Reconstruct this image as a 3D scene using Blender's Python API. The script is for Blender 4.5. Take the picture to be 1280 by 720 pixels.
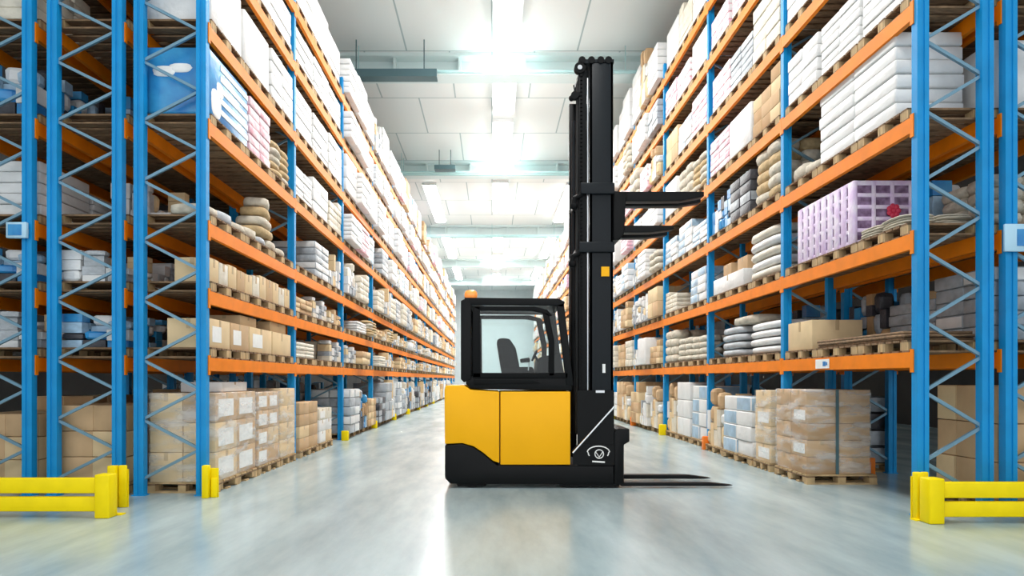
import bpy, bmesh, math, random
from mathutils import Vector, Matrix
PI = math.pi
S = bpy.context.scene
for o in list(bpy.data.objects): bpy.data.objects.remove(o, do_unlink=True)
COL = S.collection

# ------------------------------------------------------------------ camera
F = 800.0; CH = 1.4; VX = 615.0; VY = 474.0        # focal length in px, eye height, vanishing point
cam_d = bpy.data.cameras.new('camera'); cam = bpy.data.objects.new('camera', cam_d); COL.objects.link(cam)
cam_d.sensor_width = 36; cam_d.lens = 36*F/1280
cam.location = (0, 0, CH); cam.rotation_euler = (PI/2, 0, 0)
cam_d.shift_x = (640-VX)/1280; cam_d.shift_y = (VY-360)/1280
cam_d.clip_end = 300
S.camera = cam
# ------------------------------------------------------------------ world, exposure
w = bpy.data.worlds.new('world'); S.world = w; w.use_nodes = True
bg = w.node_tree.nodes['Background']; bg.inputs[0].default_value = (0.97, 0.985, 1.0, 1); bg.inputs[1].default_value = 1.15
S.view_settings.view_transform = 'Standard'; S.view_settings.look = 'None'
S.view_settings.gamma = 1; S.view_settings.use_curve_mapping = False
S.view_settings.exposure = 0.48
LAMP_AISLE = 360; LAMP_SIDE = 110
CEIL = 11.4; YEND = 72.0
def area(name, loc, sx, sy, power, color=(1, .985, .96)):
    l = bpy.data.lights.new(name, 'AREA'); l.shape = 'RECTANGLE'; l.size = sx; l.size_y = sy
    l.energy = power; l.color = color
    o = bpy.data.objects.new(name, l); COL.objects.link(o); o.location = loc
    return o
for i, y in enumerate((5.5, 12.5, 20, 27.5, 36, 45, 55, 65)):
    area('aisle_light', (0.4, y, 10.95), 1.4, 4.5, LAMP_AISLE)
    u = area('ceiling_fill_upward', (0.4, y, 10.2), 3.5, 5.5, 16); u.rotation_euler = (PI, 0, 0)  # added up-facing fill that brightens the ceiling, no fixture of its own

# ------------------------------------------------------------------ materials
MATS = {}
def mat(name, col, rough=.5, metal=0, noise=0, nscale=8, bump=0, bscale=20, col2=None, stretch=None, coat=0, emit=0, alpha=None, spec=None):
    if name in MATS: return MATS[name]
    m = bpy.data.materials.new(name); m.use_nodes = True; MATS[name] = m
    nt = m.node_tree; b = nt.nodes['Principled BSDF']
    b.inputs['Base Color'].default_value = (*col, 1); b.inputs['Roughness'].default_value = rough
    b.inputs['Metallic'].default_value = metal
    if coat: b.inputs['Coat Weight'].default_value = coat; b.inputs['Coat Roughness'].default_value = .08
    if spec is not None: b.inputs['Specular IOR Level'].default_value = spec
    tc = nt.nodes.new('ShaderNodeTexCoord'); mp = nt.nodes.new('ShaderNodeMapping')
    nt.links.new(tc.outputs['Object'], mp.inputs[0])
    if stretch: mp.inputs['Scale'].default_value = stretch
    if noise or col2:
        n = nt.nodes.new('ShaderNodeTexNoise'); n.inputs['Scale'].default_value = nscale; n.inputs['Detail'].default_value = 4
        nt.links.new(mp.outputs[0], n.inputs['Vector'])
        r = nt.nodes.new('ShaderNodeValToRGB')
        c2 = col2 if col2 else tuple(max(0, c*(1-noise)) for c in col)
        r.color_ramp.elements[0].color = (*c2, 1); r.color_ramp.elements[1].color = (*col, 1)
        r.color_ramp.elements[0].position = .35; r.color_ramp.elements[1].position = .62
        nt.links.new(n.outputs['Fac'], r.inputs[0]); nt.links.new(r.outputs[0], b.inputs['Base Color'])
    if bump:
        n2 = nt.nodes.new('ShaderNodeTexNoise'); n2.inputs['Scale'].default_value = bscale; n2.inputs['Detail'].default_value = 3
        nt.links.new(mp.outputs[0], n2.inputs['Vector'])
        bp = nt.nodes.new('ShaderNodeBump'); bp.inputs['Strength'].default_value = bump; bp.inputs['Distance'].default_value = .03
        nt.links.new(n2.outputs['Fac'], bp.inputs['Height']); nt.links.new(bp.outputs[0], b.inputs['Normal'])
    if emit:
        b.inputs['Emission Color'].default_value = (*col, 1); b.inputs['Emission Strength'].default_value = emit
    if alpha is not None: b.inputs['Alpha'].default_value = alpha
    return m
M_blue = mat('rack_blue', (.004, .29, .66), .45, noise=.12, nscale=3, spec=.3)
M_brace = mat('brace_steel', (.16, .30, .40), .45, .3)
M_orange = mat('beam_orange', (.93, .235, .002), .5, noise=.12, nscale=4, spec=.25)
M_yellow = mat('guard_yellow', (.97, .74, .0), .5, noise=.06, nscale=6, spec=.2)
M_wood = mat('pallet_wood', (.56, .39, .20), .8, noise=.4, nscale=5, stretch=(1, 6, 1))
M_woodd = mat('pallet_wood_dark', (.28, .17, .09), .85, noise=.5, nscale=6, stretch=(1, 6, 1))
M_cart = mat('cardboard', (.60, .40, .22), .75, noise=.14, nscale=3)
M_cartl = mat('cardboard_pale', (.76, .57, .33), .75, noise=.12, nscale=3)
M_cartt = mat('cardboard_tan', (.50, .31, .15), .75, noise=.18, nscale=3)
M_tape = mat('packing_tape', (.50, .36, .20), .3)
M_white = mat('white_wrap', (.78, .78, .77), .35, noise=.08, nscale=4, bump=.35, bscale=9)
M_cream = mat('cream_wrap', (.76, .70, .58), .45, noise=.2, nscale=5, bump=.4, bscale=10)
M_greyw = mat('grey_wrap', (.42, .46, .50), .4, noise=.3, nscale=5, bump=.4, bscale=10)
M_pink = mat('pink_wrap', (.78, .38, .46), .45, col2=(.86, .78, .80), nscale=6, bump=.3, bscale=10)
M_purple = mat('lilac_wrap', (.66, .50, .74), .45, col2=(.80, .72, .84), nscale=7, bump=.3, bscale=14)
M_purpled = mat('plum_film', (.10, .045, .11), .4, col2=(.34, .22, .38), nscale=9)  # the lilac load's own dark plum colour
M_lblue = mat('pale_blue_wrap', (.40, .58, .74), .35, noise=.25, nscale=5, bump=.3, bscale=10)
M_bluep = mat('blue_print', (.02, .20, .52), .3, col2=(.04, .32, .62), nscale=3, bump=.2, bscale=8)
M_dark = mat('dark_wrap', (.05, .05, .06), .4, noise=.4, nscale=6, bump=.3)
M_red = mat('red_print', (.62, .03, .08), .45)
M_sack = mat('sack_cloth', (.66, .60, .49), .8, noise=.25, nscale=9, bump=.4, bscale=16)
M_sackt = mat('sack_tan', (.58, .42, .22), .8, noise=.3, nscale=9, bump=.4, bscale=16)
M_sackg = mat('sack_grey', (.50, .53, .56), .6, noise=.2, nscale=9, bump=.4, bscale=12)
M_label = mat('paper_label', (.88, .88, .86), .5, noise=.06, nscale=12)
M_black = mat('truck_black', (.003, .0035, .004), .42, spec=.16)
M_blackm = mat('mast_black', (.006, .009, .012), .42, spec=.22)
M_blackp = mat('plastic_black', (.003, .0035, .004), .6, spec=.14)
M_rubber = mat('rubber', (.015, .015, .015), .8)
M_tyel = mat('truck_yellow', (.98, .47, .0), .4, noise=.03, nscale=2, spec=.25)
M_steel = mat('steel', (.6, .62, .64), .3, .9)
M_chrome = mat('bright_steel', (.75, .76, .78), .2, 1)
M_beacon = mat('beacon_orange', (.95, .30, .06), .2, emit=.35)
M_orangep = mat('guard_orange', (.92, .22, .01), .45)
M_ceil = None
def glass(name, tint=(1, 1, 1), gloss=.12, trans=.9):
    m = bpy.data.materials.new(name); m.use_nodes = True; nt = m.node_tree; MATS[name] = m
    for n in list(nt.nodes): nt.nodes.remove(n)
    out = nt.nodes.new('ShaderNodeOutputMaterial'); t = nt.nodes.new('ShaderNodeBsdfTransparent'); t.inputs[0].default_value = (*tint, 1)
    g = nt.nodes.new('ShaderNodeBsdfGlossy'); g.inputs['Roughness'].default_value = gloss
    mx = nt.nodes.new('ShaderNodeMixShader'); mx.inputs[0].default_value = 1-trans
    nt.links.new(t.outputs[0], mx.inputs[1]); nt.links.new(g.outputs[0], mx.inputs[2]); nt.links.new(mx.outputs[0], out.inputs[0])
    return m
M_glass = glass('cab_glass', (.93, .97, .97), .02, .975)
# film: patchy translucent stretch wrap
def film():
    m = bpy.data.materials.new('stretch_film'); m.use_nodes = True; nt = m.node_tree; MATS['film'] = m
    for n in list(nt.nodes): nt.nodes.remove(n)
    out = nt.nodes.new('ShaderNodeOutputMaterial'); t = nt.nodes.new('ShaderNodeBsdfTransparent')
    g = nt.nodes.new('ShaderNodeBsdfPrincipled'); g.inputs['Roughness'].default_value = .18; g.inputs['Base Color'].default_value = (.85, .87, .88, 1)
    tc = nt.nodes.new('ShaderNodeTexCoord'); mp = nt.nodes.new('ShaderNodeMapping'); mp.inputs['Scale'].default_value = (1, 1, 3.2)
    n = nt.nodes.new('ShaderNodeTexNoise'); n.inputs['Scale'].default_value = 2.6; n.inputs['Detail'].default_value = 3
    r = nt.nodes.new('ShaderNodeMapRange'); r.inputs['From Min'].default_value = .42; r.inputs['From Max'].default_value = .68
    r.inputs['To Min'].default_value = .05; r.inputs['To Max'].default_value = .5
    bp = nt.nodes.new('ShaderNodeBump'); bp.inputs['Strength'].default_value = .4; bp.inputs['Distance'].default_value = .03
    mx = nt.nodes.new('ShaderNodeMixShader'); L = nt.links.new
    L(tc.outputs['Object'], mp.inputs[0]); L(mp.outputs[0], n.inputs['Vector']); L(n.outputs['Fac'], r.inputs['Value']); L(n.outputs['Fac'], bp.inputs['Height'])
    L(bp.outputs[0], g.inputs['Normal']); L(r.outputs[0], mx.inputs[0]); L(t.outputs[0], mx.inputs[1]); L(g.outputs[0], mx.inputs[2]); L(mx.outputs[0], out.inputs[0])
    return m
M_film = film()
def floor_mat():
    m = bpy.data.materials.new('floor_sealed_concrete'); m.use_nodes = True; nt = m.node_tree; b = nt.nodes['Principled BSDF']; L = nt.links.new
    tc = nt.nodes.new('ShaderNodeTexCoord'); mp = nt.nodes.new('ShaderNodeMapping'); mp.inputs['Scale'].default_value = (.9, .22, 1); mp.inputs['Rotation'].default_value = (0, 0, .25)
    L(tc.outputs['Object'], mp.inputs[0])
    n = nt.nodes.new('ShaderNodeTexNoise'); n.inputs['Scale'].default_value = 2.2; n.inputs['Detail'].default_value = 6; n.inputs['Roughness'].default_value = .6
    L(mp.outputs[0], n.inputs['Vector'])
    r = nt.nodes.new('ShaderNodeValToRGB'); r.color_ramp.elements[0].color = (.30, .40, .42, 1); r.color_ramp.elements[1].color = (.48, .58, .60, 1)
    r.color_ramp.elements[0].position = .3; r.color_ramp.elements[1].position = .7
    L(n.outputs['Fac'], r.inputs[0]); L(r.outputs[0], b.inputs['Base Color'])
    r2 = nt.nodes.new('ShaderNodeMapRange'); r2.inputs['To Min'].default_value = .12; r2.inputs['To Max'].default_value = .34
    L(n.outputs['Fac'], r2.inputs['Value']); L(r2.outputs[0], b.inputs['Roughness'])
    b.inputs['Specular IOR Level'].default_value = .7
    return m
def ceil_mat():
    m = bpy.data.materials.new('ceiling_panels'); m.use_nodes = True; nt = m.node_tree; b = nt.nodes['Principled BSDF']; L = nt.links.new
    tc = nt.nodes.new('ShaderNodeTexCoord'); br = nt.nodes.new('ShaderNodeTexBrick')
    L(tc.outputs['Object'], br.inputs['Vector'])
    br.inputs['Color1'].default_value = (.86, .90, .89, 1); br.inputs['Color2'].default_value = (.82, .87, .86, 1); br.inputs['Mortar'].default_value = (.42, .52, .53, 1)
    br.inputs['Scale'].default_value = 1; br.inputs['Mortar Size'].default_value = .03; br.inputs['Brick Width'].default_value = 2.6; br.inputs['Row Height'].default_value = 3.25; br.inputs['Mortar Smooth'].default_value = .4
    L(br.outputs['Color'], b.inputs['Base Color']); b.inputs['Roughness'].default_value = .6
    return m

# ------------------------------------------------------------------ mesh helper
class MB:
    def __init__(s): s.v = []; s.f = []; s.m = []; s.mats = []
    def mi(s, m):
        if m not in s.mats: s.mats.append(m)
        return s.mats.index(m)
    def box(s, x0, x1, y0, y1, z0, z1, m, rot=None, piv=None):
        k = len(s.v)
        p = [(x, y, z) for x in (x0, x1) for y in (y0, y1) for z in (z0, z1)]
        if rot:
            c = Vector(piv) if piv else Vector(((x0+x1)/2, (y0+y1)/2, (z0+z1)/2)); p = [tuple(c+rot@(Vector(q)-c)) for q in p]
        s.v += p
        for q in ((0, 1, 3, 2), (4, 6, 7, 5), (0, 4, 5, 1), (2, 3, 7, 6), (0, 2, 6, 4), (1, 5, 7, 3)):
            s.f.append(tuple(k+i for i in q)); s.m.append(s.mi(m))
        return s
    def bar(s, a, b, wd, th, m, up=Vector((0, 1, 0))):
        a = Vector(a); b = Vector(b); d = (b-a).normalized(); u = up - up.dot(d)*d
        u = u.normalized() if u.length > 1e-4 else Vector((1, 0, 0)); v = d.cross(u); k = len(s.v)
        for e in (a, b):
            for i, j in ((-1, -1), (1, -1), (1, 1), (-1, 1)): s.v.append(tuple(e+u*i*th/2+v*j*wd/2))
        for q in ((0, 3, 2, 1), (4, 5, 6, 7), (0, 1, 5, 4), (1, 2, 6, 5), (2, 3, 7, 6), (3, 0, 4, 7)):
            s.f.append(tuple(k+i for i in q)); s.m.append(s.mi(m))
        return s
    def tube(s, pts, r, m, n=10, closed=False):
        pts = [Vector(p) for p in pts]; k = len(s.v); N = len(pts)
        for i, p in enumerate(pts):
            if closed: d = pts[(i+1) % N]-pts[i-1]
            else: d = pts[min(i+1, N-1)]-pts[max(i-1, 0)]
            d.normalize(); u = d.orthogonal() if abs(d.y) > .95 else Vector((0, 1, 0))-d*d.y
            u.normalize(); v = d.cross(u)
            for j in range(n):
                a = 2*PI*j/n; s.v.append(tuple(p+u*math.cos(a)*r+v*math.sin(a)*r))
        for i in range(N if closed else N-1):
            i2 = (i+1) % N
            for j in range(n):
                s.f.append((k+i*n+j, k+i*n+(j+1) % n, k+i2*n+(j+1) % n, k+i2*n+j)); s.m.append(s.mi(m))
        if not closed:
            s.f.append(tuple(k+j for j in range(n))[::-1]); s.m.append(s.mi(m))
            s.f.append(tuple(k+(N-1)*n+j for j in range(n))); s.m.append(s.mi(m))
        return s
    def prism(s, poly, y0, y1, m):      # polygon in x,z pushed along y
        k = len(s.v); n = len(poly)
        for y in (y0, y1):
            for x, z in poly: s.v.append((x, y, z))
        s.f.append(tuple(k+i for i in range(n))); s.m.append(s.mi(m))
        s.f.append(tuple(k+n+i for i in range(n))[::-1]); s.m.append(s.mi(m))
        for i in range(n):
            j = (i+1) % n; s.f.append((k+i, k+n+i, k+n+j, k+j)); s.m.append(s.mi(m))
        return s
    def blob(s, c, r, m, e=.55, nu=12, nv=7, jit=0, rz=0, seed=0):   # superellipsoid sack
        R = random.Random(seed); k = len(s.v); cz, sz = math.cos(rz), math.sin(rz)
        sp = lambda t: math.copysign(abs(t)**e, t)
        for i in range(nv):
            ph = -PI/2+PI*i/(nv-1)
            for j in range(nu):
                th = 2*PI*j/nu
                x = sp(math.cos(ph))*sp(math.cos(th))*r[0]; y = sp(math.cos(ph))*sp(math.sin(th))*r[1]; z = sp(math.sin(ph))*r[2]
                q = 1+R.uniform(-jit, jit) if jit else 1
                s.v.append((c[0]+(x*cz-y*sz)*q, c[1]+(x*sz+y*cz)*q, c[2]+z))
        for i in range(nv-1):
            for j in range(nu):
                s.f.append((k+i*nu+j, k+i*nu+(j+1) % nu, k+(i+1)*nu+(j+1) % nu, k+(i+1)*nu+j)); s.m.append(s.mi(m))
        return s
    def mesh(s, name, smooth=False, bevel=0, seg=2):
        me = bpy.data.meshes.new(name); me.from_pydata(s.v, [], s.f)
        for m in s.mats: me.materials.append(m)
        me.polygons.foreach_set('material_index', s.m)
        bm = bmesh.new(); bm.from_mesh(me); bmesh.ops.recalc_face_normals(bm, faces=bm.faces)
        if bevel:
            es = [e for e in bm.edges if len(e.link_faces) == 2 and e.calc_face_angle(0) > .6]
            bmesh.ops.bevel(bm, geom=es, offset=bevel, segments=seg, affect='EDGES', profile=.5, clamp_overlap=True)
        bm.to_mesh(me); bm.free()
        if smooth or bevel:
            me.polygons.foreach_set('use_smooth', [True]*len(me.polygons))
            if bevel: 
                try: me.set_sharp_from_angle(angle=.9)
                except Exception: pass
        me.update(); return me
    def obj(s, name, parent=None, loc=None, **k):
        o = bpy.data.objects.new(name, s.mesh(name, **k)); COL.objects.link(o)
        if loc is not None: o.location = loc
        if parent: o.parent = parent
        return o
def tag(o, label=None, cat=None, group=None, kind=None):
    if label: o['label'] = label
    if cat: o['category'] = cat
    if group: o['group'] = group
    if kind: o['kind'] = kind
    return o
def thing(name, label, cat, loc=(0, 0, 0), group=None):
    o = bpy.data.objects.new(name, None); COL.objects.link(o); o.location = loc; o.empty_display_size = .2
    return tag(o, label, cat, group)
ORD = ['', 'first', 'second', 'third', 'fourth', 'fifth', 'sixth', 'seventh', 'eighth', 'ninth', 'tenth']

# ================================================================== SETTING
XW = 13.0
m = MB(); m.box(-XW, XW, -8, YEND+.2, -.3, 0, floor_mat()); tag(m.obj('floor'), kind='structure')
m = MB(); m.box(-XW, XW, -5, YEND+.2, CEIL, CEIL+.2, ceil_mat()); tag(m.obj('ceiling'), kind='structure')
M_wall = mat('wall_pale', (.74, .80, .81), .6, noise=.05, nscale=2)
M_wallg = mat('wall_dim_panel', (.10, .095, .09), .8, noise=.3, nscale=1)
m = MB(); m.box(-XW, XW, YEND, YEND+.2, 0, CEIL, M_wall); tag(m.obj('wall_back'), kind='structure')
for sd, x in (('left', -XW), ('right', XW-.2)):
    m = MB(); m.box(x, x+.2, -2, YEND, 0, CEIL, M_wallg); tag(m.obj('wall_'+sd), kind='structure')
# ceiling girders across the hall with their pipes
M_gird = mat('girder_teal_white', (.72, .84, .84), .5)
M_slot = mat('girder_dark', (.07, .14, .16), .5)
for i, y in enumerate((8.5, 20, 29.7, 41.9, 53.7, 64)):
    m = MB()
    m.box(-XW+.2, XW-.2, y-.42, y+.42, CEIL-.10, CEIL, M_gird); m.box(-XW+.2, XW-.2, y-.05, y+.05, CEIL-.55, CEIL-.1, M_gird)
    m.box(-XW+.2, XW-.2, y-.30, y+.30, CEIL-.62, CEIL-.55, M_gird)
    for x in range(-11, 12, 2): m.box(x-.04, x+.04, y-.3, y+.3, CEIL-.55, CEIL-.1, M_gird)
    tag(m.obj('trim_%d' % (i+1)), kind='structure')
M_pipe = mat('pipe_teal', (.42, .66, .67), .4)
for y, zz, r_, look in ((19.2, 10.62, .05, 'thin pale teal pipe hung in front of the nearest visible ceiling girder'), (29.0, 10.7, .08, 'teal pipe hung before the second ceiling girder beyond the truck mast'),
                    (28.3, 10.55, .05, 'lower thin teal pipe crossing before the second ceiling girder'), (41.2, 10.6, .1, 'teal pipe hung before the third ceiling girder from the camera')):
    m = MB(); m.tube([(-12.7, y, zz), (12.7, y, zz)], r_, M_pipe)
    for x in range(-12, 13, 4): m.box(x-.012, x+.012, y-.012, y+.012, zz, CEIL, M_pipe)
    tag(m.obj('ceiling_pipe', smooth=False), look, 'pipe')
# dark cable tray fragments along the girders
m = MB(); m.box(-6.5, -1.62, 18.75, 18.95, 10.28, 10.5, M_slot); m.box(-6.5, -1.62, 18.95, 19.12, 10.28, 10.32, M_slot)
for x in (-6, -4, -2): m.box(x-.015, x+.015, 18.84, 18.87, 10.49, CEIL-.001, M_slot)
tag(m.obj('cable_tray'), 'dark cable tray hanging left of the central lights on the nearest girder', 'cable tray')
m = MB(); m.box(-2.5, -1.6, 27.7, 28.1, 10.5, 10.68, M_slot)
for x in (-2.3, -1.8): m.box(x-.015, x+.015, 27.88, 27.92, 10.68, CEIL-.001, M_slot)
tag(m.obj('junction_box'), 'small dark box hung below the second ceiling girder', 'junction box')
# thin black drop wires on the ceiling panels
# fluorescent strips
M_lamp = mat('lamp_tube', (1, .99, .97), .3, emit=16)
M_house = mat('lamp_housing', (.85, .88, .88), .5)
rows = [(0.42, [(14.6, 17.9), (21.1, 23.7), (24.6, 27.4), (32.2, 37.6), (43.5, 49), (51, 57), (60, 66)], .34, 'central ceiling light strip above the aisle'),
        (-3.2, [(32.6, 40), (44, 52), (56, 63)], .3, 'ceiling light strip above the left rack edge'),
        (4.15, [(32.6, 40), (44, 52), (56, 63)], .3, 'ceiling light strip above the right rack edge')]
for x, ys, hw, look in rows:
    for i, (a, b) in enumerate(ys):
        t = thing('ceiling_light', 'glowing %s, %s from the camera' % (look, ORD[i+1]), 'light', (x, (a+b)/2, CEIL), 'fluorescent strip lights')
        hl = (b-a)/2
        q = MB(); q.box(-hw-.06, hw+.06, -hl-.05, hl+.05, -.14, 0, M_house); q.obj('housing', t)
        q = MB()
        for k in (-1, 1): q.box(k*hw*.52-hw*.42, k*hw*.52+hw*.42, -hl, hl, -.2, -.14, M_lamp)
        q.obj('diffuser', t, bevel=.015)
        if x != .42: area('side_light', (x, (a+b)/2, CEIL-.26), .6, b-a, LAMP_SIDE)

# ================================================================== LOAD TEMPLATES (unit size, origin at bottom centre)
def T_wrap(nt, ncy, ncx, seed, mt, bev=.018, jit=.012, mats=None, ragged=0):
    R = random.Random(seed); q = MB()
    for t in range(nt):
        for i in range(ncy):
            for j in range(ncx):
                if ragged and t == nt-1 and R.random() < ragged: continue
                z0, z1 = t/nt+.003, (t+1)/nt-.004
                y0, y1 = -.5+i/ncy+.002, -.5+(i+1)/ncy-.002; x0, x1 = -.5+j/ncx+.002, -.5+(j+1)/ncx-.002
                dx, dy = R.uniform(-jit, jit), R.uniform(-jit, jit)
                q.box(x0+dx, x1+dx, y0+dy, y1+dy, z0 if t else 0, z1, R.choice(mats) if mats else mt)
    return q.mesh('stacked_load', bevel=bev, seg=2)
def T_sacks(nt, seed, mats):
    R = random.Random(seed); q = MB()
    for t in range(nt):
        for i in range(2):
            for j in range(2):
                h = .5/nt
                q.blob((-.25+.5*j+R.uniform(-.02, .02), -.25+.5*i+R.uniform(-.03, .03), h*(2*t+1)), (.26, .27, h*1.12 if t else h), R.choice(mats), .5, 12, 7, .02, R.uniform(-.08, .08), R.random())
    return q.mesh('sack_load', smooth=True)
def T_clutter(seed, mats, n=6):
    R = random.Random(seed); q = MB()
    for i in range(n):
        for j in range(3):
            w_ = 1/n; y = -.5+w_*(i+.5); x = -.5+(j+.5)/3
            h = R.uniform(.3, 1.0); z = 0
            while z < h-.05:
                hh = min(R.uniform(.18, .4), 1-z); mm = R.choice(mats)
                if R.random() < .35: q.blob((x, y, z+hh/2), (.165, w_*.5, hh/2), mm, .55, 10, 6, .05, R.uniform(-.2, .2), R.random())
                else:
                    a = R.uniform(.84, .98); q.box(x-.165*a, x+.165*a, y-w_*.5*a, y+w_*.5*a, z, z+hh-.01, mm)
                z += hh
    return q.mesh('mixed_load')
def T_band(seed, top, mid, bands):      # printed blocks: horizontal coloured bands
    q = MB(); n = len(bands)
    for t, mm in enumerate(bands):
        for i in range(2): q.box(-.5, .5, -.5+.5*i+.003, .5*i-.003, t/n+(.002 if t else 0), (t+1)/n-.002, mm)
    return q.mesh('printed_load', bevel=.012, seg=1)
TPL = {
 'white': [T_wrap(4, 2, 1, 1, M_white), T_wrap(5, 1, 1, 2, M_white, jit=.008), T_wrap(3, 2, 2, 3, M_white), T_wrap(6, 2, 1, 4, M_white), T_wrap(1, 1, 1, 5, M_white, bev=.03, jit=0)],
 'cream': [T_wrap(4, 2, 2, 6, M_cream), T_wrap(5, 3, 1, 7, M_cream, ragged=.3)],
 'grey': [T_wrap(5, 2, 2, 8, M_greyw, mats=[M_greyw, M_white, M_greyw]), T_wrap(4, 2, 1, 9, M_greyw)],
 'carton': [T_wrap(3, 3, 2, 10, M_cart, bev=.006, mats=[M_cart, M_cartl, M_cart]), T_wrap(2, 2, 2, 11, M_cartl, bev=.006, mats=[M_cartl, M_cart]), T_wrap(4, 3, 2, 12, M_cart, bev=.006, mats=[M_cart, M_cartt, M_cartl], ragged=.3)],
 'pink': [T_wrap(6, 2, 1, 13, M_pink), T_wrap(4, 3, 1, 14, M_pink, mats=[M_pink, M_white])],
 'pblue': [T_wrap(4, 2, 1, 15, M_lblue, mats=[M_lblue, M_lblue, M_white])],
 'dark': [T_wrap(4, 2, 2, 16, M_dark, mats=[M_dark, M_dark, M_greyw]), T_clutter(17, [M_dark, M_greyw, M_cartt, M_bluep])],
 'sack': [T_sacks(4, 18, [M_sack]), T_sacks(3, 19, [M_sack, M_sackg]), T_sacks(5, 20, [M_sackt, M_sack])],
 'greysack': [T_sacks(4, 21, [M_sackg])],
 'mixed': [T_clutter(22, [M_white, M_greyw, M_cream, M_white]), T_clutter(23, [M_white, M_cartl, M_cream, M_greyw, M_white], 5), T_clutter(24, [M_white, M_white, M_sackg, M_cartl], 7), T_clutter(25, [M_cartl, M_cart, M_white, M_cream], 5)],
 'fblue': [T_clutter(26, [M_bluep, M_lblue, M_white, M_dark, M_bluep], 6)],
 'flat': [T_wrap(3, 1, 1, 27, M_woodd, mats=[M_wood, M_woodd], bev=.004)],
}
LOOK = {'white': ('wrapped_load', 'white film-wrapped block load', 'pallet load'), 'cream': ('wrapped_load', 'cream wrapped stacked load', 'pallet load'),
 'grey': ('wrapped_load', 'grey and white wrapped load', 'pallet load'), 'carton': ('carton_load', 'brown cardboard carton load', 'carton load'),
 'pink': ('wrapped_load', 'pink and white wrapped load', 'pallet load'), 'pblue': ('wrapped_load', 'pale blue wrapped load', 'pallet load'),
 'dark': ('wrapped_load', 'dark wrapped load', 'pallet load'), 'sack': ('sack_load', 'cream and tan sack load', 'sack load'),
 'greysack': ('sack_load', 'grey sack load', 'sack load'),
 'mixed': ('mixed_load', 'uneven white and tan package load', 'mixed load'), 'fblue': ('mixed_load', 'jumbled blue and white package load', 'mixed load'),
 'flat': ('board_stack', 'low brown stack of timber boards', 'board stack')}
# pallet template: block pallet, unit footprint, real height .13
PH = .13
q = MB()
for i in range(7):
    y = -.5+(i+.5)/7; q.box(-.5, .5, y-.055, y+.055, .108, .13, M_wood)
for x in (-.44, 0, .44):
    q.box(x-.055, x+.055, -.5, .5, .09, .108, M_woodd)
    for y in (-.43, 0, .43): q.box(x-.055, x+.055, y-.07, y+.07, .02, .09, M_wood)
for i in range(5):
    y = -.46+i*.23; q.box(-.5, .5, y-.04, y+.04, 0, .02, M_wood)
ME_pallet = q.mesh('pallet')
q = MB()
for i in range(7):
    y = -.5+(i+.5)/7; q.box(-.5, .5, y-.058, y+.058, .108, .13, M_woodd)
for x in (-.44, .44):
    for y in (-.43, 0, .43): q.box(x-.06, x+.06, y-.07, y+.07, .02, .108, M_wood)
for i in range(6):
    y = -.45+i*.18; q.box(-.5, .5, y-.06, y+.06, 0, .02, M_woodd)
ME_pallet_shelf = q.mesh('pallet')

REG = {}     # kind -> list of placements
def place(kind, me, name, cat, loc, scale, label, group):
    REG.setdefault(kind, []).append((loc, scale, me, name, cat, label, group))
def finalize():
    for kind, L in REG.items():
        L.sort(key=lambda e: math.hypot(e[0][0], e[0][1])+.25*abs(e[0][2]-1.4))
        used = {}
        for loc, sc, me, name, cat, label, group in L[:290]:
            o = bpy.data.objects.new(name, me); COL.objects.link(o); o.location = loc; o.scale = sc
            tag(o, label, cat, group)
        rest = L[290:]
        if rest:
            vs = []; fs = []; ms = []; mats = []
            for loc, sc, me, name, cat, label, group in rest:
                k = len(vs); mm = []
                for mt in me.materials:
                    if mt not in mats: mats.append(mt)
                    mm.append(mats.index(mt))
                vs += [(v.co.x*sc[0]+loc[0], v.co.y*sc[1]+loc[1], v.co.z*sc[2]+loc[2]) for v in me.vertices]
                for p in me.polygons: fs.append(tuple(k+i for i in p.vertices)); ms.append(mm[p.material_index])
            me = bpy.data.meshes.new(rest[0][3]); me.from_pydata(vs, [], fs)
            for mt in mats: me.materials.append(mt)
            me.polygons.foreach_set('material_index', ms)
            o = bpy.data.objects.new(rest[0][3], me); COL.objects.link(o)
            tag(o, 'remaining distant %ss deep in the long racks' % kind, rest[0][4], kind='stuff')

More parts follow.
